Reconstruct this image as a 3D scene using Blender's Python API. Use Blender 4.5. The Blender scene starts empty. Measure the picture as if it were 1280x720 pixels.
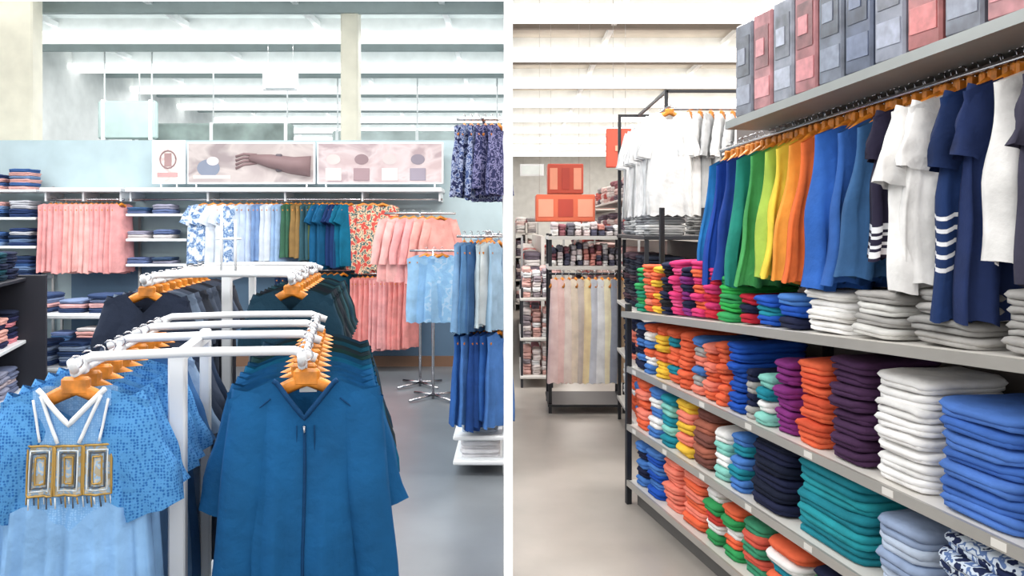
import bpy, math, random
from mathutils import Matrix, Vector
R=random.Random(7)
pi=math.pi
def lin(c):
    return tuple(((x/255)/12.92 if x/255<=.04045 else ((x/255+.055)/1.055)**2.4) for x in c)+(1,)
# ------------------------------------------------------------ materials
MC={}
def base(name):
    m=bpy.data.materials.new(name); m.use_nodes=True
    nt=m.node_tree; return m,nt,nt.nodes['Principled BSDF']
def N(nt,t,**k):
    n=nt.nodes.new(t)
    for a,b in k.items():
        if a in n.inputs: n.inputs[a].default_value=b
        else: setattr(n,a,b)
    return n
def coords(nt,scale=(1,1,1)):
    tc=N(nt,'ShaderNodeTexCoord'); mp=N(nt,'ShaderNodeMapping'); mp.inputs['Scale'].default_value=scale
    nt.links.new(tc.outputs['Object'],mp.inputs['Vector']); return mp.outputs['Vector']
def ramp(nt,stops,interp='LINEAR'):
    r=N(nt,'ShaderNodeValToRGB'); cr=r.color_ramp; cr.interpolation=interp
    while len(cr.elements)<len(stops): cr.elements.new(.5)
    for e,(p,c) in zip(cr.elements,stops): e.position=p; e.color=lin(c)
    return r
def dk(c,f): return tuple(min(255,max(0,x*f)) for x in c)
def cloth(c,kind='plain',c2=None,c3=None,sc=None):
    key=(c,kind,c2,c3,sc)
    if key in MC: return MC[key]
    m,nt,p=base('cloth_'+kind); L=nt.links.new
    p.inputs['Roughness'].default_value=.85
    p.inputs['Specular IOR Level'].default_value=.2
    v=coords(nt)
    if kind=='plain':
        n=N(nt,'ShaderNodeTexNoise',Scale=9.0,Detail=3.0); L(v,n.inputs['Vector'])
        r=ramp(nt,[(.3,dk(c,.92)),(.7,dk(c,1.06))]); L(n.outputs['Fac'],r.inputs[0])
    elif kind=='floral':
        n=N(nt,'ShaderNodeTexNoise',Scale=sc or 28.0,Detail=2.0); L(v,n.inputs['Vector'])
        r=ramp(nt,[(0,c),(.46,c2),(.54,c3 or c),(.62,c2)],'CONSTANT'); L(n.outputs['Fac'],r.inputs[0])
    elif kind=='crochet':
        n=N(nt,'ShaderNodeTexVoronoi',Scale=sc or 150.0,Randomness=.35); L(v,n.inputs['Vector'])
        r=ramp(nt,[(0,c2),(.25,c2),(.5,c)]); L(n.outputs['Distance'],r.inputs[0])
    L(r.outputs[0],p.inputs['Base Color'])
    n2=N(nt,'ShaderNodeTexNoise',Scale=24.0,Detail=4.0); L(v,n2.inputs['Vector'])
    bp=N(nt,'ShaderNodeBump',Strength=.45,Distance=.012); L(n2.outputs['Fac'],bp.inputs['Height']); L(bp.outputs[0],p.inputs['Normal'])
    MC[key]=m; return m
def solid(c,rough=.5,metal=0,emit=0,name='paint',var=.03,scale=4.0,bump=0):
    key=(c,rough,metal,emit,name)
    if key in MC: return MC[key]
    m,nt,p=base(name); L=nt.links.new; v=coords(nt)
    n=N(nt,'ShaderNodeTexNoise',Scale=scale,Detail=3.0); L(v,n.inputs['Vector'])
    r=ramp(nt,[(.3,dk(c,1-var)),(.7,dk(c,1+var))]); L(n.outputs['Fac'],r.inputs[0]); L(r.outputs[0],p.inputs['Base Color'])
    p.inputs['Roughness'].default_value=rough; p.inputs['Metallic'].default_value=metal
    if emit: 
        p.inputs['Emission Color'].default_value=lin(c); p.inputs['Emission Strength'].default_value=emit
    MC[key]=m; return m
WHITE=solid((232,236,240),.35,name='white_enamel')
BLACK=solid((30,32,38),.45,name='black_metal')
STEEL=solid((185,185,185),.3,.6,name='brushed_steel')
CHROME=solid((200,200,205),.15,1,name='chrome')
WOOD=solid((208,128,42),.4,name='hanger_wood',var=.18,scale=30.0)
GOLD=solid((176,140,70),.4,.3,name='gold_thread')
# ------------------------------------------------------------ mesh builder
class B:
    def __init__(s): s.v=[];s.f=[];s.m=[];s.mats=[];s.sm=[]
    def mi(s,mat):
        if mat not in s.mats: s.mats.append(mat)
        return s.mats.index(mat)
    def add(s,vs,fs,mat,M=None,smooth=True):
        o=len(s.v)
        for p in vs:
            p=Vector(p)
            if M is not None: p=M@p
            s.v.append(p)
        multi=isinstance(mat,list)
        for i,f in enumerate(fs):
            s.f.append([o+a for a in f]); s.m.append(s.mi(mat[i] if multi else mat)); s.sm.append(smooth)
    def box(s,lo,hi,mat,M=None,bev=0.0):
        x0,y0,z0=lo;x1,y1,z1=hi
        b=min(bev,(x1-x0)/2.1,(y1-y0)/2.1,(z1-z0)/2.1)
        if b<=0:
            vs=[(x0,y0,z0),(x1,y0,z0),(x1,y1,z0),(x0,y1,z0),(x0,y0,z1),(x1,y0,z1),(x1,y1,z1),(x0,y1,z1)]
            fs=[(0,3,2,1),(4,5,6,7),(0,1,5,4),(1,2,6,5),(2,3,7,6),(3,0,4,7)]
            s.add(vs,fs,mat,M,False); return
        vs=[];idx={}
        for cx in(0,1):
            for cy in(0,1):
                for cz in(0,1):
                    c=[(x0,x1)[cx],(y0,y1)[cy],(z0,z1)[cz]]; sg=[1-2*cx,1-2*cy,1-2*cz]
                    for a in range(3):
                        p=list(c)
                        for k in range(3):
                            if k!=a: p[k]+=sg[k]*b
                        idx[(cx,cy,cz,a)]=len(vs); vs.append(p)
        fs=[]
        for a in range(3):
            o1,o2=[k for k in range(3) if k!=a]
            for side in(0,1):
                q=[]
                for (i,j) in((0,0),(1,0),(1,1),(0,1)):
                    c=[0,0,0];c[a]=side;c[o1]=i;c[o2]=j;q.append(idx[(*c,a)])
                fs.append(q)
            for i in(0,1):
                for j in(0,1):
                    c0=[0,0,0];c0[o1]=i;c0[o2]=j;c1=list(c0);c1[a]=1
                    fs.append([idx[(*c0,o1)],idx[(*c1,o1)],idx[(*c1,o2)],idx[(*c0,o2)]])
        for cx in(0,1):
            for cy in(0,1):
                for cz in(0,1): fs.append([idx[(cx,cy,cz,a)] for a in range(3)])
        s.add(vs,fs,mat,M,False)
    def tube(s,path,r,mat,M=None,n=8,flat=1.0,rads=None):
        path=[Vector(p) for p in path]; vs=[];fs=[]
        for i,p in enumerate(path):
            d=(path[min(i+1,len(path)-1)]-path[max(i-1,0)]).normalized()
            up=Vector((0,1,0)) if abs(d.y)<.9 else Vector((0,0,1))
            a=d.cross(up).normalized(); c=a.cross(d).normalized()
            rr=rads[i] if rads else r
            for k in range(n):
                t=2*pi*k/n; vs.append(p+a*math.cos(t)*rr*flat+c*math.sin(t)*rr)
        for i in range(len(path)-1):
            for k in range(n):
                fs.append((i*n+k,i*n+(k+1)%n,(i+1)*n+(k+1)%n,(i+1)*n+k))
        fs.append(tuple(range(n))[::-1]); fs.append(tuple((len(path)-1)*n+k for k in range(n)))
        s.add(vs,fs,mat,M)
    def fold(s,c,sz,mat,M=None,rot=0,nu=20,nv=7):
        w,d,h=sz; vs=[];fs=[]
        def pw(x,e): return math.copysign(abs(x)**e,x)
        a1,a2,a3=R.uniform(0,6),R.uniform(0,6),R.uniform(.6,1.4)
        for j in range(nv+1):
            ph=-pi/2+pi*j/nv
            for i in range(nu):
                t=2*pi*(i+.5)/nu
                cx=pw(math.cos(ph),.36)*pw(math.cos(t),.36); cy=pw(math.cos(ph),.36)*pw(math.sin(t),.36)
                x=w/2*cx*(1+.025*math.sin(3*t+a1)); y=d/2*cy*(1+.02*math.sin(4*t+a2))
                z=h/2*pw(math.sin(ph),.6)+h*.12*math.sin(5*cx*a3+a2)*(.4+.6*abs(cy))-h*.1*cx*cx+h*.1*math.sin(4*cy+a1)
                X=x*math.cos(rot)-y*math.sin(rot);Y=x*math.sin(rot)+y*math.cos(rot)
                vs.append((c[0]+X,c[1]+Y,c[2]+z))
        for j in range(nv):
            for i in range(nu): fs.append((j*nu+i,j*nu+(i+1)%nu,(j+1)*nu+(i+1)%nu,(j+1)*nu+i))
        s.add(vs,fs,mat,M)
    def stack(s,c,w,d,H,mats,M=None,th=.042):
        n=max(1,round(H/th)); th=H/n
        for k in range(n):
            m=mats[k%len(mats)] if isinstance(mats,list) else mats
            # each garment is folded double: two lips, the lower one slightly inset
            dx,dy,ro=R.uniform(-.006,.006),R.uniform(-.01,.01),R.uniform(-.03,.03)
            W=w*R.uniform(.95,1.02); D=d*R.uniform(.94,1.03)
            s.fold((c[0]+dx,c[1]+dy,c[2]+th*(k+.27)),(W*.97,D*.97,th*.62),m,M,ro,16,5)
            s.fold((c[0]+dx,c[1]+dy,c[2]+th*(k+.7)),(W,D,th*.74),m,M,ro,20,6)
    def hanger(s,M,w=.185,mat=None,lo=False):
        mat=mat or WOOD
        n=5 if lo else 9; P=[]; rd=[]
        for i in range(n):
            u=-1+2*i/(n-1); P.append((u*w,-.008*abs(u),-.05-.075*abs(u)**1.15)); rd.append(.009-.003*abs(u))
        s.tube(P,.012,mat,M,6,1.9,rd)
        hk=[(0,0,-.045),(0,0,-.022)]+[(.014*math.cos(a)-.0,0,.006+.014*math.sin(a)) for a in [(-90+ (240*k/6))*pi/180 for k in range(7)]]
        s.tube(hk,.0022,CHROME,M,5)
        if not lo: s.box((-.03,-.01,-.066),(.03,.01,-.026),mat,M,.006)
    def garment(s,M,mat,w=.2,L=.6,t=.05,flare=1.05,sleeve='short',neckw=.07,vneck=.07,fold=.008,nf=5,nth=28,nv=10,smat=None,zone=None,slope=.36,top=-.048,lowz=0,sl=None,sa=None,sdir=None,round_neck=False):
        p1,p2=R.uniform(0,6),R.uniform(0,6)
        def W(v): return w*(1+(flare-1)*v)*(1-.05*math.sin(pi*min(1,v*2.2)))
        def pt(xr,v,sg):
            ww=W(v);x=ww*xr;sn=max(0,1-xr*xr)**.5; ax=abs(x)
            bl=max(0,1-v*6)
            body=t*(.4+.6*min(1,v*2.2))*sn**.75
            ty=max(.02*sn**.5,.034*max(0,1-(x/neckw)**2)**.5) if ax<neckw else .02*sn**.5
            y=sg*(ty*bl+body*(1-bl))
            k=fold*min(1,v*1.8)*(.5+.6*v)
            y+=k*math.sin(nf*pi*xr+p1+1.1*v)+k*.5*math.sin(2.3*nf*pi*xr+p2-v)+.35*k*math.sin(5.1*nf*pi*xr+p1)
            zt=top-max(0,ax-neckw)*slope
            if ax<neckw: zt=top-(vneck if sg<0 else .01)*(1-(ax/neckw)**(2.5 if round_neck else 1))
            zb=top-L+.008*math.sin(nf*pi*xr+p1)+lowz*abs(xr)
            return Vector((x+.3*k*math.sin(9*v+p2),y,zt+(zb-zt)*v))
        vs=[];fs=[];ms=[]
        for j in range(nv+1):
            v=(j/nv)**1.25
            for i in range(nth):
                th=2*pi*i/nth; c=math.cos(th); sg=-1 if math.sin(th)>=0 else 1
                vs.append(pt(c,v,sg))
        for j in range(nv):
            for i in range(nth):
                fs.append((j*nth+i,j*nth+(i+1)%nth,(j+1)*nth+(i+1)%nth,(j+1)*nth+i))
                ms.append(zone(math.cos(2*pi*(i+.5)/nth),((j+.5)/nv)**1.25) if zone else mat)
        s.add(vs,fs,ms,M)
        if sleeve!='none':
            long=sleeve=='long'
            SL=sl or (.56 if long else .2); A0=sa or (.075 if long else .085)
            for sd in(-1,1):
                d0=Vector(sdir or ((.34,0,-.94) if long else (.55,0,-.83))).normalized(); 
                per=Vector((-d0.z,0,d0.x))
                tip=Vector((w*.97,0,top-(w-neckw)*slope+.004))
                n=8 if nth<40 else 14; nr=12
                vs=[];fs=[];cur=tip-per*A0*1.0-d0*.02
                for j in range(n+1):
                    u=j/n; a=A0*(1-(.3 if long else .05)*u)
                    dd=d0.lerp(Vector((.06,0,-1)),u*(.9 if long else .3)).normalized()
                    pr=Vector((-dd.z,0,dd.x))
                    for k in range(nr):
                        th=2*pi*k/nr
                        q=cur+pr*a*math.cos(th)+Vector((0,1,0))*(t*.6*(.55+.45*min(1,3*u)))*math.sin(th)
                        q+=Vector((0,fold*.8*math.sin(5*th+p1+7*u)*u,0))+pr*(.006*math.sin(11*u+p2+sd))*u
                        vs.append((q.x*sd,q.y-(.018*min(1,3*u) if long else 0),q.z))
                    cur=cur+dd*(SL/n)
                for j in range(n):
                    for k in range(nr): fs.append((j*nr+k,j*nr+(k+1)%nr,(j+1)*nr+(k+1)%nr,(j+1)*nr+k))
                s.add(vs,fs,smat or mat,M)
        return pt
    def obj(s,name):
        me=bpy.data.meshes.new(name); me.from_pydata([tuple(v) for v in s.v],[],s.f)
        for m in s.mats: me.materials.append(m)
        me.polygons.foreach_set('material_index',s.m); me.polygons.foreach_set('use_smooth',s.sm); me.update()
        o=bpy.data.objects.new(name,me); bpy.context.scene.collection.objects.link(o); return o
def T(x,y,z,rz=0,rx=0): return Matrix.Translation((x,y,z))@Matrix.Rotation(rz,4,'Z')@Matrix.Rotation(rx,4,'X')
def BX(name,lo,hi,mat,bev=0):
    b=B(); b.box(lo,hi,mat,None,bev); return b.obj(name)
# ------------------------------------------------------------ room shell
def floor_mat(c,nm):
    m,nt,p=base(nm); L=nt.links.new; v=coords(nt)
    n=N(nt,'ShaderNodeTexNoise',Scale=1.6,Detail=6.0); L(v,n.inputs['Vector'])
    r=ramp(nt,[(.3,dk(c,.9)),(.7,dk(c,1.06))]); L(n.outputs['Fac'],r.inputs[0]); L(r.outputs[0],p.inputs['Base Color'])
    p.inputs['Roughness'].default_value=.3; return m
BX('floor',(-8,-2,-.1),(0,34,0),floor_mat((112,118,124),'polished_concrete_cool'))
BX('floor',(0,-2,-.1),(8,34,0),floor_mat((162,155,148),'polished_concrete_warm'))
CL=solid((212,220,220),.8,name='ceiling_cool'); CR=solid((178,170,160),.8,name='ceiling_warm')
BX('ceiling',(-8,-2,4.8),(0,34,4.9),CL); BX('ceiling',(0,-2,4.8),(8,34,4.9),CR)
TEAL=solid((176,196,202),.7,name='teal_wall_paint'); TEALD=solid((86,114,140),.7,name='dark_blue_wall_panel')
BX('wall_back',(-8,9.3,0),(-.02,9.42,2.62),TEAL)
BX('wall_left',(-8.1,-2,0),(-8,34,4.8),solid((222,224,222),.8,name='wall_paint'))
BX('wall_right',(8,-2,0),(8.1,34,4.8),solid((215,208,200),.8,name='wall_paint_warm'))
BX('wall_far',(-8,34,0),(8,34.1,4.8),solid((232,232,230),.8,name='wall_paint_far'))
BX('wall_partition',(-.018,9.3,0),(-.002,33.9,4.8),WHITE)
BX('divider_post_1',(-.0155,1.52,0),(.0015,1.55,4.8),solid((250,250,250),.4,emit=.35,name='white_post_glow'))  # slim divider post; emission lifts its white, though it is no lamp
BX('wall_panel',(-5.1,9.26,.12),(-.02,9.3,1.2),TEALD)
BX('baseboard_back',(-8,9.24,0),(-.02,9.3,.12),solid((120,90,70),.5,name='wood_base'))
jb=B(); jr=B(); st=B(); sr=B()
LW=solid((250,252,250),.5,emit=1.8,name='light_strip_cool'); LR=solid((255,250,242),.5,emit=1.9,name='light_strip_warm')
WM=solid((235,238,238),.5,name='joist_white')
for k in range(10):
    y=9.7+2.35*k
    st.box((-8,y,4.47),(-.03,y+.42,4.56),LW); jb.box((-8,y+.16,4.56),(-.03,y+.26,4.8),WM)
    jb.box((-8,y+1.25,4.55),(-.03,y+1.35,4.8),solid((160,172,172),.6,name='joist_grey'))
    y=10.6+2.6*k
    if y<33:
        sr.box((.0,y,4.46),(7.9,y+.6,4.57),LR); jr.box((0,y+1.5,4.62),(7.9,y+1.6,4.8),solid((140,132,124),.6,name='joist_warm'))
        jr.box((0,y+.25,4.57),(7.9,y+.35,4.8),WM)
for x in(-7,-5,-3,-1): jb.box((x,2,4.66),(x+.08,33.9,4.74),WM)
for x in(1.5,3.5,5.5): jr.box((x,2,4.66),(x+.08,33.9,4.74),WM)
st.obj('ceiling_light_strips'); sr.obj('ceiling_light_strips'); jb.obj('ceiling_joists'); jr.obj('ceiling_joists')
def area(x,y,z,sx,sy,e,col):
    l=bpy.data.lights.new('ceiling_or_fill_lamp','AREA'); l.shape='RECTANGLE'; l.size=sx; l.size_y=sy; l.energy=e; l.color=col
    o=bpy.data.objects.new('ceiling_or_fill_lamp',l); o.location=(x,y,z); bpy.context.scene.collection.objects.link(o)
for y in(1,4,7): 
    area(-3.7,y,4.45,6.5,.7,195,(1,.995,.985)); area(3.5,y,4.45,6,.7,185,(1,.965,.92))
area(.7,5.2,4.45,1.2,.4,60,(1,.96,.92))  # added fill light without a fixture, brightens the pastel trousers
for y in(12.4,17,23,29):
    area(-3.9,y,4.44,7,.3,180,(1,1,1)); area(3.9,y,4.44,7,.3,170,(1,.96,.9))
CREAM=solid((236,230,212),.6,name='cream_column')
for lo,hi in(((-6.75,10.25,0),(-6.15,10.5,4.79)),((-2.36,11,0),(-2.12,11.25,4.79))):
    b=B(); b.box(lo,hi,CREAM,None,.02); b.box((lo[0]-.04,lo[1]-.04,0),(hi[0]+.04,hi[1]+.04,.2),CREAM,None,.01); b.obj('column')
def sign(lo,hi,mat,zt=4.8,name='hanging_sign'):
    b=B(); b.box(lo,hi,mat,None,.01)
    e=.012
    for x in(lo[0]+.08,hi[0]-.08): b.tube([(x,(lo[1]+hi[1])/2,hi[2]-.01),(x,(lo[1]+hi[1])/2,zt)],.0025,STEEL,None,5)
    if mat==WHITE: b.box((lo[0]+.04,lo[1]-e,lo[2]+.04),(hi[0]-.04,lo[1],hi[2]-.04),solid((225,235,235),.6,name='sign_face'))
    else: b.box((lo[0]+.1,lo[1]-e,lo[2]+(hi[2]-lo[2])*.42),(hi[0]-.1,lo[1],lo[2]+(hi[2]-lo[2])*.56),ORGL)
    b.obj(name)
ORGL=solid((250,170,140),.5,name='sign_lettering')
sign((-3.9,12.5,3.75),(-3.35,12.55,4.15),WHITE)
def duct(lo,hi,m):
    b=B(); b.box(lo,hi,m,None,.03); n=max(1,int((hi[0]-lo[0])/1.2))
    for i in range(n+1):
        x=lo[0]+.1+(hi[0]-lo[0]-.2)*i/n; b.tube([(x,(lo[1]+hi[1])/2,hi[2]-.01),(x,(lo[1]+hi[1])/2,4.8)],.015,WM)
        b.box((x-.03,lo[1]-.015,lo[2]-.015),(x+.03,hi[1]+.015,hi[2]+.015),WM)
    b.obj('air_duct')
duct((-7.0,13.5,3.1),(-6.0,13.6,3.75),solid((170,190,188),.6,name='duct_teal'))
duct((-6.9,14.5,2.85),(-4.0,14.7,3.5),solid((134,148,144),.7,name='duct_grey',var=.2,scale=2.0))
duct((-3.6,16,3.2),(-.2,16.12,3.55),solid((180,192,190),.7,name='duct_light',var=.12,scale=2.0))
# ------------------------------------------------------------ back wall fittings (left room)
b=B()
for x0,x1 in((-5.25,-4.35),(-4.3,-.78)):
    b.box((x0,8.88,2.0),(x1,9.3,2.05),WHITE,None,.008)
    b.tube([(x0,8.98,1.92),(x1,8.98,1.92)],.014,CHROME)
    n=int((x1-x0)/.9)+1
    for i in range(n+1):
        x=x0+.03+(x1-x0-.06)*i/n; b.box((x-.01,8.95,1.9),(x+.01,9.3,2.0),WHITE)
b.obj('wall_shelf_with_rail')
b=B()
for (x0,x1,zs) in((-6.9,-5.3,(2.03,1.72,1.4,1.05,.62,.25)),(-4.3,-3.62,(1.76,1.48,1.2)),(-5.2,-3.6,(.62,.28))):
    for z in zs: b.box((x0,8.9,z-.03),(x1,9.25,z),WHITE,None,.006)
    for x in(x0,x1): b.box((x-.012,9.23,.1),(x+.012,9.26,max(zs)+.05),STEEL)
b.obj('display_shelves')
def poster(x0,x1,z0,z1,c1,c2,c3,sc):
    m,nt,p=base('poster_print'); L=nt.links.new; v=coords(nt,(1,1,1.6))
    n=N(nt,'ShaderNodeTexNoise',Scale=sc,Detail=3.0,Distortion=.6); L(v,n.inputs['Vector'])
    r=ramp(nt,[(.36,c1),(.5,c2),(.62,c3)]); L(n.outputs['Fac'],r.inputs[0]); L(r.outputs[0],p.inputs['Base Color']); p.inputs['Roughness'].default_value=.5
    b=B(); b.box((x0,9.1,z0),(x1,9.14,z1),WHITE,None,.008); b.box((x0+.02,9.094,z0+.02),(x1-.02,9.1,z1-.02),m)
    b.tube([(x0+.1,9.12,z0+.01),(x0+.1,9.12,2.052)],.01,WHITE); b.tube([(x1-.1,9.12,z0+.01),(x1-.1,9.12,2.052)],.01,WHITE); return b
def ink(c): return solid(c,.6,name='poster_ink')
def oval(b,cx,cz,rx,rz,c,y=9.091):
    b.add([(cx,y,cz)]+[(cx+rx*math.cos(2*pi*k/20),y,cz+rz*math.sin(2*pi*k/20)) for k in range(20)],[(0,1+(k+1)%20,1+k) for k in range(20)],ink(c),None,False)
b=poster(-4.1,-3.72,2.1,2.6,(222,208,202),(236,228,224),(206,182,180),5.0)
b.tube([(-3.91+.09*math.cos(a),9.09,2.38+.1*math.sin(a)) for a in [2*pi*k/16 for k in range(17)]],.008,ink((150,122,124)),None,6)
b.box((-3.95,9.088,2.3),(-3.87,9.094,2.45),ink((160,130,130)))
b.box((-4.03,9.088,2.18),(-3.8,9.094,2.23),ink((190,150,150)))
b.obj('framed_poster')
b=poster(-3.7,-2.24,2.1,2.58,(172,160,160),(192,182,180),(150,138,140),2.0)
oval(b,-3.45,2.28,.13,.1,(126,134,152)); oval(b,-3.4,2.36,.07,.05,(205,200,205),9.089); b.box((-3.62,9.088,2.16),(-3.2,9.093,2.2),ink((222,216,214)))
SK=ink((130,106,108))
b.tube([(-2.98,9.098,2.4),(-2.75,9.098,2.36),(-2.5,9.098,2.31),(-2.29,9.098,2.3)],.05,SK,None,8,1,[.04,.08,.1,.12])
for k in range(4): b.tube([(-2.9,9.098,2.43-.03*k),(-3.05,9.098,2.44-.04*k),(-3.14,9.098,2.41-.045*k)],.018,SK,None,6)
b.box((-2.68,9.06,2.24),(-2.61,9.1,2.44),ink((100,92,100)),None,.01)
b.obj('framed_poster')
b=poster(-2.22,-.78,2.1,2.58,(184,164,166),(202,188,190),(166,148,152),2.5)
for k,c in enumerate(((222,212,210),(156,132,138),(216,206,206),(146,138,152))):
    b.box((-2.12+.32*k,9.087,2.14),(-1.94+.32*k,9.094,2.28),ink(c),None,.002); oval(b,-2.03+.32*k,2.38,.08,.06,dk(c,.9))
b.obj('framed_poster')
def row(name,x0,x1,n,y,z,mats,kind='g',w=.2,L=.7,rz=.9,wood=True,rail=False,**k):
    b=B()
    for i in range(n):
        x=x0+(x1-x0)*(i+.5)/n; M=T(x,y+R.uniform(-.01,.01),z,rz+R.uniform(-.12,.12))
        m=mats[i*len(mats)//n]
        b.hanger(M,lo=True,w=w*.9)
        b.garment(M,m,w=w,L=L*R.uniform(.96,1.03),nth=18,nv=6,fold=.012,t=.035,**k)
    if rail: b.tube([(x0-.05,y,z-.012),(x1+.05,y,z-.012)],.012,CHROME)
    return b.obj(name)
PK=cloth((230,164,164)); PK2=cloth((238,178,174)); CO=cloth((228,148,144))
row('hanging_trousers_row',-5.2,-4.35,15,8.98,1.92,[PK,PK2,PK],'g',w=.14,L=.76,rz=1.0,sleeve='none',flare=1.15)
FL=cloth((225,230,240),'floral',(160,185,215),(90,120,170),22.0)
row('hanging_top_row',-3.5,-3.0,5,8.98,1.92,[FL,cloth((215,224,236)),FL],w=.18,L=.66,rz=.5)
row('hanging_top_row',-3.0,-2.5,9,8.98,1.92,[cloth((190,205,228)),cloth((120,150,195)),cloth((205,214,226)),cloth((150,178,212))],w=.16,L=.66,rz=1.0,sleeve='none')
row('hanging_top_row',-2.5,-2.15,7,8.98,1.92,[cloth((60,100,80)),cloth((140,112,70)),cloth((50,85,96)),cloth((86,100,62))],w=.15,L=.62,rz=1.05,sleeve='none')
row('hanging_top_row',-2.15,-1.78,7,8.98,1.92,[cloth((20,84,124)),cloth((25,50,96)),cloth((15,100,132))],w=.17,L=.7,rz=.95)
row('hanging_top_row',-1.72,-1.4,3,8.98,1.92,[cloth((200,84,76),'floral',(220,190,160),(60,100,105),20.0)],w=.19,L=.76,rz=.3,sleeve='none')
row('hanging_trousers_row',-1.75,-1.1,12,8.95,1.1,[CO,PK,CO],'g',w=.14,L=.8,rz=1.0,sleeve='none',flare=1.15,rail=True)
row('hanging_trousers_row',-2.55,-1.85,10,8.95,1.14,[cloth((26,42,70)),cloth((30,34,54)),cloth((18,68,88))],'g',w=.16,L=.8,rz=.9,sleeve='none',rail=True)
b=B(); cols=[(62,96,150),(46,64,108),(108,134,172),(190,192,200),(36,54,86),(214,164,160)]
for z in(2.03,1.72,1.4,1.05,.62,.25):
    x=-6.75
    while x<-5.4:
        b.stack((x,9.06,z),.26,.28,R.uniform(.14,.24),[cloth(R.choice(cols)) for _ in range(4)]); x+=.31
b.obj('folded_clothes_pile')
b=B()
for z,h in((1.76,.12),(1.48,.12),(1.2,.1),(.62,.2),(.28,.2)):
    x=-4.2 if z>1 else -5.05
    while x<-3.7:
        b.stack((x,9.06,z),.24,.28,h*R.uniform(.6,1.2),[cloth(R.choice([(95,110,150),(60,80,110),(150,150,170),(216,164,160),(60,90,130),(206,200,200)])) for _ in range(3)]); x+=.29
b.obj('folded_clothes_pile')
b=B(); b.box((-4.9,7.2,.78),(-3.6,7.9,.82),WHITE,None,.008)
for x in(-4.85,-3.65):
    for y in(7.25,7.85): b.box((x-.02,y-.02,0),(x+.02,y+.02,.78),WHITE)
b.box((-4.86,7.25,.3),(-3.64,7.85,.33),WHITE,None,.006)
b.obj('display_table')
b=B()
for i,x in enumerate((-4.7,-4.38,-4.06,-3.78)):
    b.stack((x,7.5,.82),.26,.34,.12+.05*(i%2),[cloth(c) for c in((50,68,104),(216,168,168),(118,136,172))])
    b.stack((x,7.5,.33),.26,.34,.22,[cloth(c) for c in((50,70,110),(140,158,188))])
b.obj('folded_clothes_pile')
def stand(name,x,y,z,half):
    b=B(); b.tube([(x,y,0),(x,y,z)],.014,CHROME); b.tube([(x-half,y,z-.012),(x+half,y,z-.012)],.012,CHROME)
    for a in range(4):
        c,s_=math.cos(a*pi/2+.78),math.sin(a*pi/2+.78); b.tube([(x,y,.04),(x+.28*c,y+.28*s_,.02)],.012,CHROME)
    b.obj(name)
stand('garment_stand',-.93,8.1,1.76,.36)
row('hanging_blouse_row',-1.22,-.68,6,8.1,1.76,[PK2,PK,cloth((228,162,154))],w=.19,L=.66,rz=.45,sleeve='long',sl=.45,sa=.055)
stand('garment_stand',-.74,7.5,1.4,.22)
row('hanging_blouse_row',-.84,-.62,3,7.5,1.4,[cloth((150,192,226)),cloth((134,180,222)),cloth((140,186,226),'floral',(150,196,232),(176,208,236),10.0)],w=.18,L=.64,rz=.15,sleeve='none')
# tiered rack at the right end of the left room
b=B()
for y in(5.2,7.0):
    b.tube([(-.05,y,0),(-.05,y,2.4)],.012,WHITE); b.box((-.36,y-.012,.08),(-.04,y+.012,.11),WHITE)
for z in(2.32,1.56,.98):
    b.tube([(-.19,5.15,z-.012),(-.19,7.05,z-.012)],.01,CHROME); b.tube([(-.36,5.2,z-.014),(-.05,5.2,z-.014)],.009,CHROME)
    b.tube([(-.19,7.0,z-.014),(-.05,7.0,z-.014)],.009,CHROME)
for z in(.1,.26): b.box((-.38,5.15,z-.03),(-.035,7.1,z),WHITE,None,.008)
b.obj('tiered_clothes_rack')
for z,L_,ml in((2.32,.46,[cloth((38,46,84),'floral',(150,160,190),(60,80,130),34.0),cloth((44,48,86),'floral',(120,120,160),(30,40,80),30.0)]),
             (1.56,.56,[cloth((120,160,200)),cloth((180,196,204)),cloth((84,126,170)),cloth((198,206,208)),cloth((60,96,140)),cloth((150,180,205))]),
             (.98,.64,[cloth((44,90,158)),cloth((34,70,134)),cloth((72,118,184))])):
    b=B()
    for i in range(6):
        M=T(-.31+.045*i,5.2+R.uniform(-.01,.01),z,1.0+R.uniform(-.15,.15)); b.hanger(M,w=.1,lo=True)
        b.garment(M,ml[(i*2+i//3)%len(ml)],w=.115,L=L_*R.uniform(.86,1.05),t=.03,nth=22,nv=8,fold=.014,flare=1.25,sleeve='none',neckw=.045)
    for i in range(12):
        M=T(-.19,5.4+.13*i,z,R.uniform(-.2,.3)); b.hanger(M,w=.1,lo=True)
        b.garment(M,ml[i%len(ml)],w=.11,L=L_*R.uniform(.93,1.05),t=.04,nth=22,nv=8,fold=.014,flare=1.2,sl=.12,sa=.04,neckw=.05,sdir=(.2,0,-.97))
    b.obj('hanging_top_row')
b=B()
for i in range(6):
    b.stack((-.21,5.35+.3*i,.26),.26,.24,.1,[cloth((170,184,202)),cloth((100,128,166))]); b.stack((-.21,5.35+.3*i,.1),.26,.24,.1,[cloth((215,215,220))])
b.obj('folded_clothes_pile')
GM=T(-4.13,6.8,0,math.atan2(-1,.34))
b=B()
DKN=solid((36,38,48),.5,name='dark_laminate')
b.box((-.05,-.55,0),(0,.15,1.2),DKN,GM,.006)
b.box((0,-.55,0),(2.4,-.52,1.2),DKN,GM); b.box((0,-.5,0),(2.4,-.02,.1),DKN,GM)
for z in(1.18,.65,.24): b.box((0,-.52,z-.03),(2.4,0,z),WHITE if z<1 else DKN,GM,.005)
b.box((2.4,-.55,0),(2.44,0,1.2),DKN,GM,.006)
b.obj('gondola_shelving')
b=B()
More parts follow.
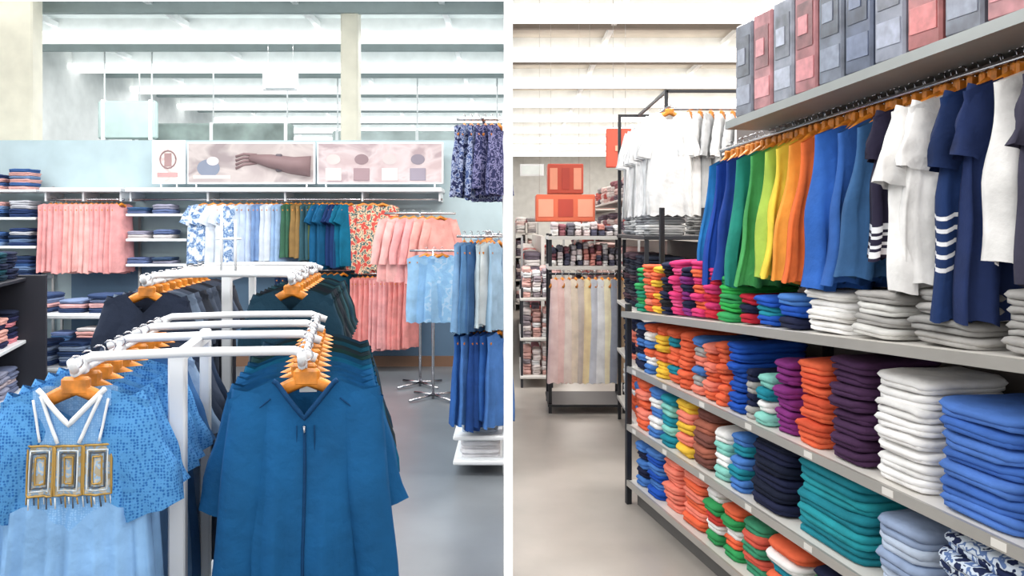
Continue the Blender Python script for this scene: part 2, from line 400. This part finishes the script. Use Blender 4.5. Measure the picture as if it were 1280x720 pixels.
for z,h,cc in((1.18,.26,[(25,52,70),(36,44,70),(20,70,84)]),(.65,.28,[(40,44,78),(220,140,150),(30,38,62),(226,170,160)]),(.24,.22,[(150,154,178),(110,120,150),(200,188,196)])):
    for i in range(8):
        b.stack((.15+.29*i,-.2,z),.26,.32,h*R.uniform(.8,1),[cloth(R.choice(cc)) for _ in range(3)],GM)
b.obj('folded_clothes_pile')
# ------------------------------------------------------------ front racks
def rack(name,M,z,half,y1,posts,bars,r=.01):
    b=B()
    for sx in(-1,1):
        b.tube([(sx*half,-.06,z-.016),(sx*half,y1,z-.013)],r,WHITE,M)
        b.tube([(sx*half,-.08,z+.012),(sx*half,-.06,z-.012)],.01,WHITE,M)
    for y in bars:
        b.tube([(-half-.03,y,z-.01),(-half+.02,y,z+.01),(0,y,z+.013),(half-.02,y,z+.01),(half+.03,y,z-.01)],.0112,WHITE,M,10)
        for sx in(-1,1): b.box((sx*half-.01,y-.012,z-.028),(sx*half+.01,y+.012,z+.012),WHITE,M,.004)
    for (x,y,w) in posts:
        b.box((x-w,y-w,.03),(x+w,y+w,z+.016),WHITE,M,.004)
    b.box((posts[0][0]-.013,posts[0][1],z-.02),(posts[0][0]+.013,posts[-1][1],z+.01),WHITE,M,.004)
    for (x,y,w) in posts:
        b.box((-half,y-.02,.03),(half,y+.02,.07),WHITE,M,.006)
        for sx in(-1,1): b.tube([(sx*(half-.03),y,0),(sx*(half-.03),y,.04)],.025,BLACK,M,10)
    b.box((posts[0][0]-.02,posts[0][1],.03),(posts[0][0]+.02,posts[-1][1],.07),WHITE,M,.006)
    return b.obj(name)
MA=T(-.73,1.85,0,.2)
rack('four_way_clothes_rack',MA,1.3,.24,.84,[(-.05,.05,.019),(-.05,.42,.014)],(.0,.3,.55,.82))
MB=T(-1.05,2.9,0,.14)
rack('four_way_clothes_rack',MB,1.42,.25,.85,[(.0,.08,.017),(.0,.6,.014)],(.0,.16,.42,.8))
b=B()
for x in(-.02,.03): b.tube([(x,.08,1.43),(x,.08,1.66-x)],.005,WHITE,MB)
b.tube([(-.04,.08,1.56),(.05,.08,1.56)],.004,WHITE,MB); b.obj('sign_holder')
BL=cloth((20,84,134)); BLD=cloth((14,60,102)); 
def gm(M,x,y,z,rz=0): return M@T(x,y,z,rz)
b=B(); M=gm(MA,.25,-.045,1.3,-.1)
b.hanger(M,w=.155)
pt=b.garment(M,BL,w=.176,L=.78,t=.055,flare=1.06,sleeve='long',sl=.7,sa=.058,sdir=(.14,0,-.99),nth=80,nv=34,fold=.013,nf=3,vneck=.085,neckw=.07,slope=.42)
nk=[pt(k/10*.41,0,-1) for k in range(-10,11)]
b.tube([(p.x,p.y-.002,p.z) for p in nk],.006,BLD,M,6)
pl=[pt(.0,v/40,-1) for v in range(1,41)]
b.tube([(p.x-.0,p.y-.002,p.z) for p in pl],.0035,BLD,M,6)
b.tube([(p.x+.022,p.y-.0005,p.z) for p in pl],.0016,BLD,M,5)
b.tube([(p.x-.018,p.y-.0005,p.z) for p in pl],.0012,BLD,M,5)
b.tube([(p.x,p.y-.006,p.z) for p in pl[:2]],.003,CHROME,M,6)
for sd in(-1,1):
    b.tube([(lambda p:(p.x,p.y-.001,p.z))(pt(sd*(.45+.5*k/8),.05+.05*k/8,-1)) for k in range(9)],.0018,BLD,M,5)
b.box((-.02,.02,-.085),(.02,.024,-.07),solid((220,225,230),.6,name='label'),M,.001)
b.obj('zip_blouse')
b=B(); cs=[BL,BL,BL,cloth((12,88,124)),cloth((10,70,106)),cloth((20,54,56)),cloth((30,46,54)),cloth((15,66,86)),cloth((20,42,50)),cloth((25,54,74))]
for i,c in enumerate(cs):
    M=gm(MA,.24,.03+.078*i,1.3,R.uniform(-.12,.05)); b.hanger(M,w=.155)
    b.garment(M,c,w=.178,L=.7+R.uniform(-.03,.03),t=.05,flare=1.08,sleeve='long' if i%3 else 'short',sl=.3,sa=.062,sdir=(.3,0,-.95),nth=36,nv=12,slope=.4,fold=.01)
b.obj('hanging_blouse_row')
CRO=cloth((84,148,206),'crochet',(38,98,166)); SKB=cloth((134,178,224)); VST=cloth((120,170,222),'crochet',(146,190,234),None,200.0)
b=B(); M=gm(MA,-.24,-.05,1.3,-.1)
b.hanger(M,w=.145)
DT,DL=-.048,1.0
pt=b.garment(M,SKB,w=.155,L=DL,t=.06,flare=1.22,sleeve='short',sl=.25,sa=.078,smat=CRO,sdir=(.42,0,-.9),nth=80,nv=34,fold=.018,nf=7,vneck=.075,neckw=.07,slope=.36,
   zone=lambda xr,v:(CRO if abs(xr)>.55 else VST) if v<.25 else SKB)
WT=solid((228,232,236),.7,name='white_cord')
def onz(xr,z,o=.005):
    a,c=0.0,1.0
    for _ in range(24):
        m_=(a+c)/2
        if pt(xr,m_,-1).z>z: a=m_
        else: c=m_
    p=pt(xr,a,-1); return (p.x,p.y-o,p.z)
nk=[pt(k/10*.45,0,-1) for k in range(-10,11)]
b.tube([(p.x,p.y-.003,p.z) for p in nk],.006,WT,M,6)
for sd in(-1,1):
    b.tube([onz(sd*(.4-.26*k/8),-.062-.1*k/8,.006) for k in range(9)],.0042,WT,M,6)
    b.tube([onz(sd*(.5-.1*k/8),-.07-.09*k/8,.006) for k in range(9)],.003,WT,M,6)
EMB=solid((205,214,220),.7,name='embroidery_white'); DKE=solid((70,78,90),.7,name='embroidery_dark')
z0,z1=-.168,-.272
PATCH=cloth((170,160,138),'floral',(150,178,206),(196,190,176),55.0)
pv=[];pf=[];nx,nz=24,8
for j in range(nz+1):
    for i in range(nx+1): pv.append(onz(-.56+1.12*i/nx,z0+(z1-z0)*j/nz,.003))
for j in range(nz):
    for i in range(nx): a=j*(nx+1)+i; pf.append((a,a+nx+1,a+nx+2,a+1))
b.add(pv,pf,PATCH,M)
for (xa,xb) in((-.56,-.2),(-.18,.18),(.2,.56)):
    for r_,o,rad in((0,GOLD,.0026),(.05,EMB,.0018),(.08,DKE,.0018),(.12,GOLD,.002)):
        xs=(xa+r_,xb-r_); zz=(z0-r_*.2,z1+r_*.2)
        path=[(xs[0],zz[0]),(xs[1],zz[0]),(xs[1],zz[1]),(xs[0],zz[1]),(xs[0],zz[0])]
        P=[]
        for (a,c),(d,e) in zip(path[:-1],path[1:]):
            for k in range(6): P.append(onz(a+(d-a)*k/6,c+(e-c)*k/6))
        P.append(onz(*path[0])); b.tube(P,rad,o,M,5)
for k in range(20):
    x=-.56+1.1*k/19; b.tube([onz(x,z1-.003),onz(x+.01,z1-.018-.008*(k%2))],.0016,[GOLD,EMB,DKE][k%3],M,5)
b.obj('crochet_dress')
b=B()
for i in range(9):
    M=gm(MA,-.24,.03+.085*i,1.3,R.uniform(-.12,.05)); b.hanger(M,w=.145)
    c=CRO if i<4 else cloth([(60,104,156),(140,166,198),(50,60,80),(60,70,90),(40,55,80)][i-4])
    b.garment(M,SKB if i<4 else c,w=.155,L=.95 if i<4 else .65,t=.05,flare=1.2,smat=c,nth=40,nv=14,fold=.014,nf=6,sl=.23,sa=.075,sdir=(.42,0,-.9),slope=.36,zone=(lambda xr,v:CRO if v<.26 else SKB) if i<4 else None)
b.obj('hanging_dress_row')
b=B()
for sx in(-1,1):
    for i in range(10):
        M=gm(MB,sx*.25,-.03+.085*i,1.42,R.uniform(-.1,.1)); b.hanger(M,w=.14)
        c=R.choice([(25,56,74),(20,42,50),(36,70,80),(30,38,48),(60,80,72)]) if sx>0 else R.choice([(80,90,108),(56,60,70),(38,46,64),(108,124,146)])
        b.garment(M,cloth(c),w=.15,L=.62,t=.045,nth=28,nv=9,fold=.012,slope=.42,sa=.065,sdir=(.35,0,-.93))
b.obj('hanging_top_row')
# ------------------------------------------------------------ RIGHT ROOM shelving
SM=T(.673,4.64,0,math.atan2(-.975,.224))
LEN=3.6
def tz(s): return 1.115+.058*s
def topz(s): return 2.0+.055*s
PANEL=solid((112,104,100),.7,name='shelf_back_panel')
b=B()
def slab(b,s0,s1,f,th,y0,y1,mat,lip=None):
    vs=[];
    for s_ in(s0,s1):
        z=f(s_)
        vs+=[(s_,y0,z-th),(s_,y1,z-th),(s_,y1,z),(s_,y0,z)]
    b.add(vs,[(0,1,2,3),(7,6,5,4),(0,4,5,1),(1,5,6,2),(2,6,7,3),(3,7,4,0)],mat,SM,False)
    if lip:
        slab(b,s0,s1,lambda q:f(q)+.004,.034,y0-.012,y0,lip)
LIP=solid((166,162,156),.35,.3,name='shelf_lip'); SHW=solid((212,208,202),.4,name='shelf_white')
for z in(.14,.463,.797): slab(b,0,LEN,lambda q,z=z:z,.025,0,.5,SHW,LIP)
slab(b,0,LEN,tz,.025,-.03,.5,SHW,LIP)
slab(b,1.15,LEN,topz,.03,0.02,.5,solid((150,150,146),.4,name='shelf_grey'),solid((150,153,152),.3,.4,name='lip_metal'))
b.box((0,.5,0),(LEN,.52,1.15),PANEL,SM); b.box((.35,.5,1.15),(LEN,.52,2.4),PANEL,SM)
b.box((0.02,.05,0),(LEN,.5,.11),solid((90,88,86),.6,name='plinth'),SM)
for s_,h in((0,1.72),(1.2,2.02),(2.42,2.1),(3.6,2.2)):
    b.box((s_-.02,.47,0),(s_+.02,.5,h),BLACK,SM)
b.box((-.02,-.012,0),(.012,.02,1.16),BLACK,SM,.003); b.box((-.02,.2,0),(.0,.23,1.72),BLACK,SM,.003); b.box((-.015,.0,.1),(.0,.5,.13),BLACK,SM)
b.tube([(.75,.2,topz(.75)-.06),(LEN,.2,topz(LEN)-.06)],.012,CHROME,SM)
for s_ in(.8,1.3,2.0,2.7,3.4): b.box((s_-.008,.2,topz(s_)-.06),(s_+.008,.5,topz(s_)-.04),STEEL,SM)
s_=.1
while s_<LEN-.1:
    for z in(.463,.797): b.box((s_,-.0135,z-.024),(s_+.05,-.012,z-.002),SHW,SM)
    s_+=.42
b.obj('retail_shelving_unit')
def st_(s0,s1,z,h,cols,d=.34,y=.02,th=.045,name='folded_shirt_stack'):
    b=B(); mats=[c if not isinstance(c,tuple) else cloth(c) for c in cols]
    b.stack(((s0+s1)/2,y+d/2,z+.003),s1-s0-.008,d,h,mats,SM,th); b.obj(name)
W_=(232,230,228);NV=(28,33,60);RB=(30,78,170);OR=(222,100,66);CRL=(230,128,108);TL=(30,130,148);YE=(228,184,62);PU=(122,44,114);PL=(66,40,70);MT=(128,192,180);GY=(160,157,154);GR=(50,146,84);PKK=(204,56,112);BLU=(70,118,186)
FLN=cloth((30,40,74),'floral',(200,210,222),(90,114,160),24.0)
S2=[(.03,.16,.26,[NV,BLU]),(.17,.3,.27,[BLU,W_,OR]),(.31,.45,.27,[YE,YE,OR]),(.46,.6,.28,[OR,TL,OR]),(.61,.74,.28,[OR]),(.75,.88,.27,[CRL,GY,BLU]),(.89,1.0,.26,[OR,CRL]),(1.01,1.11,.28,[OR]),
(1.12,1.26,.3,[RB]),(1.27,1.35,.2,[GY,NV]),(1.36,1.48,.2,[MT,W_,TL]),(1.5,1.64,.28,[PU]),(1.65,1.83,.31,[OR,(208,84,56)]),(1.85,2.06,.35,[PL]),(2.08,2.34,.34,[W_,(222,220,218)]),(2.36,2.68,.31,[(76,116,188),(62,102,176)]),(2.7,2.95,.3,[(120,154,202)]),(3.0,3.3,.3,[W_])]
for a,c,h,l in S2: st_(a,c,.797,h,l)
S3=[(.03,.2,.27,[OR,CRL]),(.21,.38,.26,[BLU,W_]),(.39,.56,.26,[TL,MT]),(.57,.76,.27,[YE,CRL]),(.77,.97,.27,[(114,70,62),(158,92,74)]),(.98,1.13,.22,[MT,W_]),(1.14,1.28,.24,[BLU,TL]),(1.3,1.6,.29,[NV,(20,26,46)]),(1.63,2.06,.27,[(28,122,136),(36,140,150)]),(2.09,2.34,.22,[(176,188,206),(140,156,184)]),(2.36,2.7,.26,[FLN]),(2.73,3.0,.28,[(60,112,180)]),(3.03,3.3,.28,[W_])]
for a,c,h,l in S3: st_(a,c,.463,h,l,d=.36,th=.052)
S4=[(.03,.18,.24,[BLU,NV]),(.19,.4,.25,[RB,BLU]),(.41,.62,.26,[CRL]),(.63,.88,.26,[OR,CRL]),(.89,1.05,.24,[GR,W_,(190,60,52)]),(1.06,1.22,.22,[GR,OR,W_]),(1.23,1.42,.22,[(60,138,104),(204,88,72)]),(1.43,1.7,.22,[W_,OR,TL]),(1.72,2.0,.22,[NV,GR]),(2.05,2.4,.24,[BLU]),(2.45,2.8,.24,[GY]),(2.85,3.3,.24,[PKK])]
for a,c,h,l in S4: st_(a,c,.14,h,l,d=.36)
S1=[(.03,.14,.24,[(40,140,112),GR]),(.15,.26,.26,[OR,CRL]),(.27,.38,.25,[YE,OR]),(.39,.5,.27,[NV,(30,30,34)]),(.51,.62,.28,[PKK,(220,84,136)]),(.63,.74,.24,[PU,NV]),(.75,.88,.27,[PKK,OR]),(.89,1.0,.24,[(196,44,62),PKK]),
(1.02,1.2,.2,[GR,(50,166,78)]),(1.21,1.34,.12,[(176,34,52),NV]),(1.35,1.51,.12,[RB,TL]),(1.52,1.68,.13,[NV,RB,BLU]),(1.7,1.96,.15,[W_,(225,222,218)]),(1.98,2.22,.15,[(206,204,200),GY]),(2.24,2.54,.16,[GY,(138,136,134)]),(2.58,2.85,.16,[GY]),(2.9,3.3,.16,[W_])]
for a,c,h,l in S1: st_(a,c,tz((a+c)/2)+.004,h,l,th=.038)
def hg(s_,col,w=.15,L=.56,name='hanging_shirt',rz=0,zone=None,**k):
    b=B(); M=SM@T(s_,.2,topz(s_)-.048,math.pi/2+rz)
    m=cloth(col) if isinstance(col,tuple) else col
    b.hanger(M,w=w*.8); b.garment(M,m,w=w,L=L-.02,top=-.07,nth=44,nv=16,t=k.pop('t',.05),zone=zone,**k); b.obj(name)
sh=dict(sleeve='none',flare=1.45,fold=.024,nf=4,neckw=.045,slope=.5)
hg(.84,(30,104,166),.11,.58,**sh); hg(.94,(24,62,146),.13,.62,rz=.1,**sh); hg(1.05,(30,62,136),.13,.6,**sh)
hg(1.17,(34,124,110),.14,.62,rz=-.1,**sh); hg(1.27,(70,150,84),.135,.62,**sh); hg(1.37,(160,186,78),.13,.58,rz=.08,**sh)
hg(1.47,(222,196,70),.135,.58,**sh); hg(1.57,(226,146,60),.135,.6,rz=-.06,**sh); hg(1.66,(224,108,56),.145,.6,**sh)
hg(1.78,(46,94,172),.165,.62,t=.085,sleeve='none',flare=1.3,fold=.028,nf=3,neckw=.05); hg(1.9,(48,90,158),.155,.6,**sh); hg(2.0,(54,92,136),.15,.58,**sh)
NVS=cloth((38,34,54)); SW=cloth((222,222,226)); WS=cloth((232,230,228))
def hem(xr,v,a=.74,n=4): 
    if v<a or v>.97: return NVS
    return SW if int((v-a)/(.97-a)*2*n)%2==1 else NVS
b=B(); M=SM@T(2.11,.2,topz(2.11)-.048,pi/2); b.hanger(M,w=.14)
b.garment(M,NVS,w=.175,L=.5,top=-.07,nth=44,nv=56,t=.05,zone=hem,sleeve='short',sl=.16,fold=.016,smat=NVS,sa=.06,sdir=(.3,0,-.95)); b.box((-.16,-.055,-.64),(-.12,-.05,-.54),solid((230,110,50),.5,name='price_tag'),M); b.obj('striped_shirt')
hg(2.23,WS,.2,.62,sleeve='short',fold=.024,sl=.24,nf=3,sdir=(.35,0,-.93),t=.07)
hg(2.29,WS,.19,.6,sleeve='short',fold=.02,sl=.2,nf=4,sdir=(.3,0,-.95))
NV2=cloth((26,48,92)); NV3=cloth((22,40,80))
b=B(); M=SM@T(2.42,.2,topz(2.42)-.048,pi/2); b.hanger(M,w=.14)
b.garment(M,NV2,w=.19,L=.68,top=-.07,nth=44,nv=60,t=.06,zone=lambda xr,v:(SW if (.52<v<.78 and int(v*56)%3==0) else NV2),sleeve='short',sl=.22,fold=.02,sdir=(.3,0,-.95),smat=NV3); b.obj('striped_shirt')
hg(2.5,(30,44,84),.185,.7,sleeve='short',sdir=(.3,0,-.95),fold=.02)
hg(2.61,(224,222,220),.19,.54,sleeve='none',fold=.02); hg(2.7,(58,56,72),.19,.6,sleeve='short',sdir=(.3,0,-.95),fold=.018)
for i in range(7): hg(2.8+.11*i,[(62,62,74),(232,232,232),(30,44,84),(226,224,220),(220,130,100),(50,84,140),(232,232,232)][i],.18,.58,sleeve='short',sdir=(.3,0,-.95))
b=B()
for i in range(58):
    s_=.88+.045*i+.02; b.hanger(SM@T(s_,.2,topz(s_)-.048,math.pi/2+R.uniform(-.25,.25)),w=R.uniform(.06,.09))
b.obj('wooden_hangers')
s_=1.18; i=0
while s_<3.4:
    c=[(112,116,128),(164,112,116),(134,138,150),(158,104,108),(104,110,124),(86,94,114),(128,132,146),(160,96,96)][i%8]
    w=.14; b=B(); z=topz(s_)+.014
    b.box((s_,.04,z),(s_+w,.4,z+.4),solid(c,.25,name='package_print',var=.16,scale=14.0),SM,.008)
    dc=solid(dk(c,.78),.3,name='package_dark',var=.2,scale=20.0); lc=solid(dk(c,1.25),.3,name='package_label',var=.1,scale=30.0)
    b.box((s_+w,.07,z+.05),(s_+w+.003,.37,z+.16),lc,SM); b.box((s_+w,.09,z+.2),(s_+w+.003,.35,z+.35),dc,SM)
    b.box((s_+.015,.037,z+.05),(s_+w-.015,.04,z+.13),lc,SM); b.box((s_+.02,.037,z+.17),(s_+w-.02,.04,z+.34),dc,SM)
    b.box((s_+.03,.034,z+.22),(s_+w-.05,.037,z+.29),lc,SM)
    b.obj('packaged_shirt_box'); s_+=w+.012; i+=1
# ------------------------------------------------------------ second gondola with white shirts
b=B()
for x in(.9,1.85):
    for y in(5.35,6.7): b.box((x-.013,y-.013,0),(x+.013,y+.013,2.55 if y>6 else 1.55),BLACK)
for y in(6.7,):
    b.box((.9,y-.012,2.53),(1.85,y+.012,2.55),BLACK)
for y in(5.5,): b.box((1.06,y-.01,2.53),(1.85,y+.01,2.55),BLACK)
for x in(1.06,1.85): b.box((x-.012,5.49,1.55),(x+.012,5.51,2.55),BLACK); b.box((x-.01,5.5,2.53),(x+.01,6.7,2.55),BLACK)
for z in(.2,.6,1.0,1.55): b.box((.88,5.33,z-.03),(1.87,6.72,z),SHW if z<1.5 else BLACK,None,.005)
b.tube([(1.06,5.5,2.42),(1.85,5.5,2.42)],.012,CHROME); b.tube([(1.06,5.38,2.42),(1.06,6.7,2.42)],.012,CHROME)
b.box((1.3,5.4,.2),(1.33,6.7,1.5),PANEL)
b.obj('clothes_shelving_rack')
b=B(); ws=[(222,222,222),(200,202,204),(228,228,228),(176,178,180)]
for i in range(8):
    M=T(1.06,5.39+.17*i,2.43,.2*((i%3)-1)); b.hanger(M,w=.12); b.garment(M,cloth(ws[i%3]),w=.14,L=.7,t=.05,nth=30,nv=10,fold=.022,flare=1.1,sa=.06,sdir=(.3,0,-.95),sl=.3)
for i in range(8):
    M=T(1.22+.075*i,5.5,2.43,1.0); b.hanger(M,w=.12); b.garment(M,cloth(ws[(i*3+1)%4]),w=.14,L=.7,t=.04,nth=26,nv=9,fold=.018,sa=.06,sdir=(.3,0,-.95),sl=.3)
b.obj('hanging_shirt_row')
b=B()
for z,h,cc in((1.55,.15,[(170,170,170),(205,205,205),(140,142,146)]),(1.0,.4,[(40,45,60),(60,60,70),(35,40,55),(80,60,70)]),(.6,.3,[NV,GY,CRL]),(.2,.3,[BLU,OR,W_])):
    for j in range(4):
        for x in(1.05,1.55): b.stack((x,5.55+.31*j,z),.28,.27,h,[cloth(R.choice(cc)) for _ in range(4)])
b.obj('folded_clothes_pile')
b=B()
for x in(.33,.97):
    b.box((x-.014,6.9,0),(x+.014,6.93,1.55),BLACK); b.box((x-.014,7.4,0),(x+.014,7.43,1.55),BLACK); b.box((x-.014,6.9,.06),(x+.014,7.43,.09),BLACK)
b.box((.31,6.88,.06),(.99,7.45,.08),BLACK); b.box((.31,6.88,1.24),(.99,7.45,1.27),SHW); b.box((.31,6.88,1.5),(.99,7.45,1.53),SHW)
b.tube([(.33,6.8,1.21),(.97,6.8,1.21)],.01,BLACK)
for x in(.33,.97): b.tube([(x,6.8,1.21),(x,6.91,1.21)],.01,BLACK)
b.obj('garment_display_rack')
b=B(); pc=[(252,214,208),(252,206,198),(250,226,214),(240,222,200),(214,200,190),(248,222,176),(206,208,216),(236,236,236),(250,234,200),(150,154,166),(236,206,172)]
for i in range(11):
    M=T(.37+.056*i,6.79,1.22,.3+R.uniform(-.15,.15)); b.hanger(M,w=.06,lo=True); b.garment(M,cloth(pc[i]),w=.046,L=.88,sleeve='none',nth=20,nv=8,fold=.006,nf=2,flare=1.6,t=.05,neckw=.02,vneck=.02)
b.obj('hanging_trousers_row')
def clutter(name,x0,x1,y,z,h,cc,n,d=.3):
    b=B()
    for i in range(n):
        w=(x1-x0)/n; b.stack((x0+w*(i+.5),y,z),w*.92,d,h*R.uniform(.7,1),[cloth(R.choice(cc)) for _ in range(3)],None,.05)
    b.obj(name)
RC=[(200,100,94),(226,182,178),(228,222,220),(150,104,112),(222,196,192),(110,100,112),(230,228,226),(160,156,158)]
DC=[(140,90,98),(206,192,192),(80,80,98),(206,140,130),(226,224,222),(110,108,118),(184,178,180)]
clutter('folded_clothes_pile',.34,.96,7.12,1.27,.2,DC,11)
clutter('folded_clothes_pile',.34,.96,7.12,1.53,.12,DC,9)
for (x0,x1,y0,y1,h,sd) in((.12,.62,9.6,14,1.5,1),(1.3,2.1,8.2,13,2.0,2),(.06,.5,15.5,21,1.7,3),(1.5,2.4,14.5,21,2.1,4)):
    b=B(); b.box(((x0+x1)/2-.02,y0,0),((x0+x1)/2+.02,y1,h),SHW); 
    zs=[.15+.45*k for k in range(int((h)/.45)+1) if .15+.45*k<h]
    for z in zs: b.box((x0,y0,z-.03),(x1,y1,z),SHW,None,.005)
    for x in(x0,x1): b.box((x-.012,y0-.012,0),(x+.012,y0+.012,h),STEEL)
    b.obj('gondola_shelving')
    b=B()
    for z in zs:
        y=y0+.2
        while y<y1-.2:
            for k in range(2):
                w=(x1-x0)/2; b.stack((x0+w*(k+.5),y,z),w*.85,.34,.3*R.uniform(.7,1.05),[cloth(R.choice(RC)) for _ in range(3)],None,.08)
            y+=.4
    b.obj('folded_clothes_pile')
b=B(); 
for z in(.12,.5,.9): b.box((.08,8.0,z-.03),(.42,9.2,z),SHW,None,.005)
for x in(.1,.4):
    for y in(8.02,9.18): b.box((x-.012,y-.012,0),(x+.012,y+.012,1.0),BLACK)
b.obj('display_shelf')
for z in(.12,.5,.9): clutter('folded_clothes_pile',.1,.4,8.2,z,.3,[(225,215,212),(215,170,162),(150,140,146),(230,230,230)],3); clutter('folded_clothes_pile',.1,.4,8.65,z,.3,RC,3)
RED=solid((206,84,62),.5,name='sale_sign_red'); ORG=solid((228,112,78),.5,name='sale_sign_orange')
def promo(lo,hi,mat):
    b=B(); b.box(lo,hi,mat,None,.01)
    n=3
    for i in range(n):
        w=(hi[0]-lo[0])/n; b.box((lo[0]+w*i+.03,lo[1]-.01,lo[2]+.06),(lo[0]+w*(i+1)-.03,lo[1],hi[2]-.06),[ORGL,solid((190,70,54),.5,name='promo_print'),ORGL][i])
    for x in(lo[0]+.05,hi[0]-.05): b.tube([(x,(lo[1]+hi[1])/2,hi[2]-.01),(x,(lo[1]+hi[1])/2,4.8)],.002,STEEL,None,5)
    b.obj('promotional_display_box')
promo((.3,10,1.68),(1.04,10.4,2.02),ORG); promo((.5,11.2,2.08),(1.0,11.5,2.5),RED)
sign((1.06,9,2.28),(1.36,9.05,2.72),RED); sign((.2,20,2.9),(.8,20.05,3.2),WHITE)
# ------------------------------------------------------------ world, camera
w=bpy.data.worlds.new('World'); bpy.context.scene.world=w; w.use_nodes=True
w.node_tree.nodes['Background'].inputs[0].default_value=(1,.985,.96,1); w.node_tree.nodes['Background'].inputs[1].default_value=1.3
cam=bpy.data.cameras.new('camera'); co=bpy.data.objects.new('camera',cam); bpy.context.scene.collection.objects.link(co)
co.location=(0,0,1.6); co.rotation_euler=(pi/2,0,0); cam.sensor_width=36; cam.lens=28.125; cam.shift_y=-75/1280; cam.clip_start=.05
bpy.context.scene.camera=co
vs=bpy.context.scene.view_settings; vs.view_transform='Standard'; vs.exposure=.1
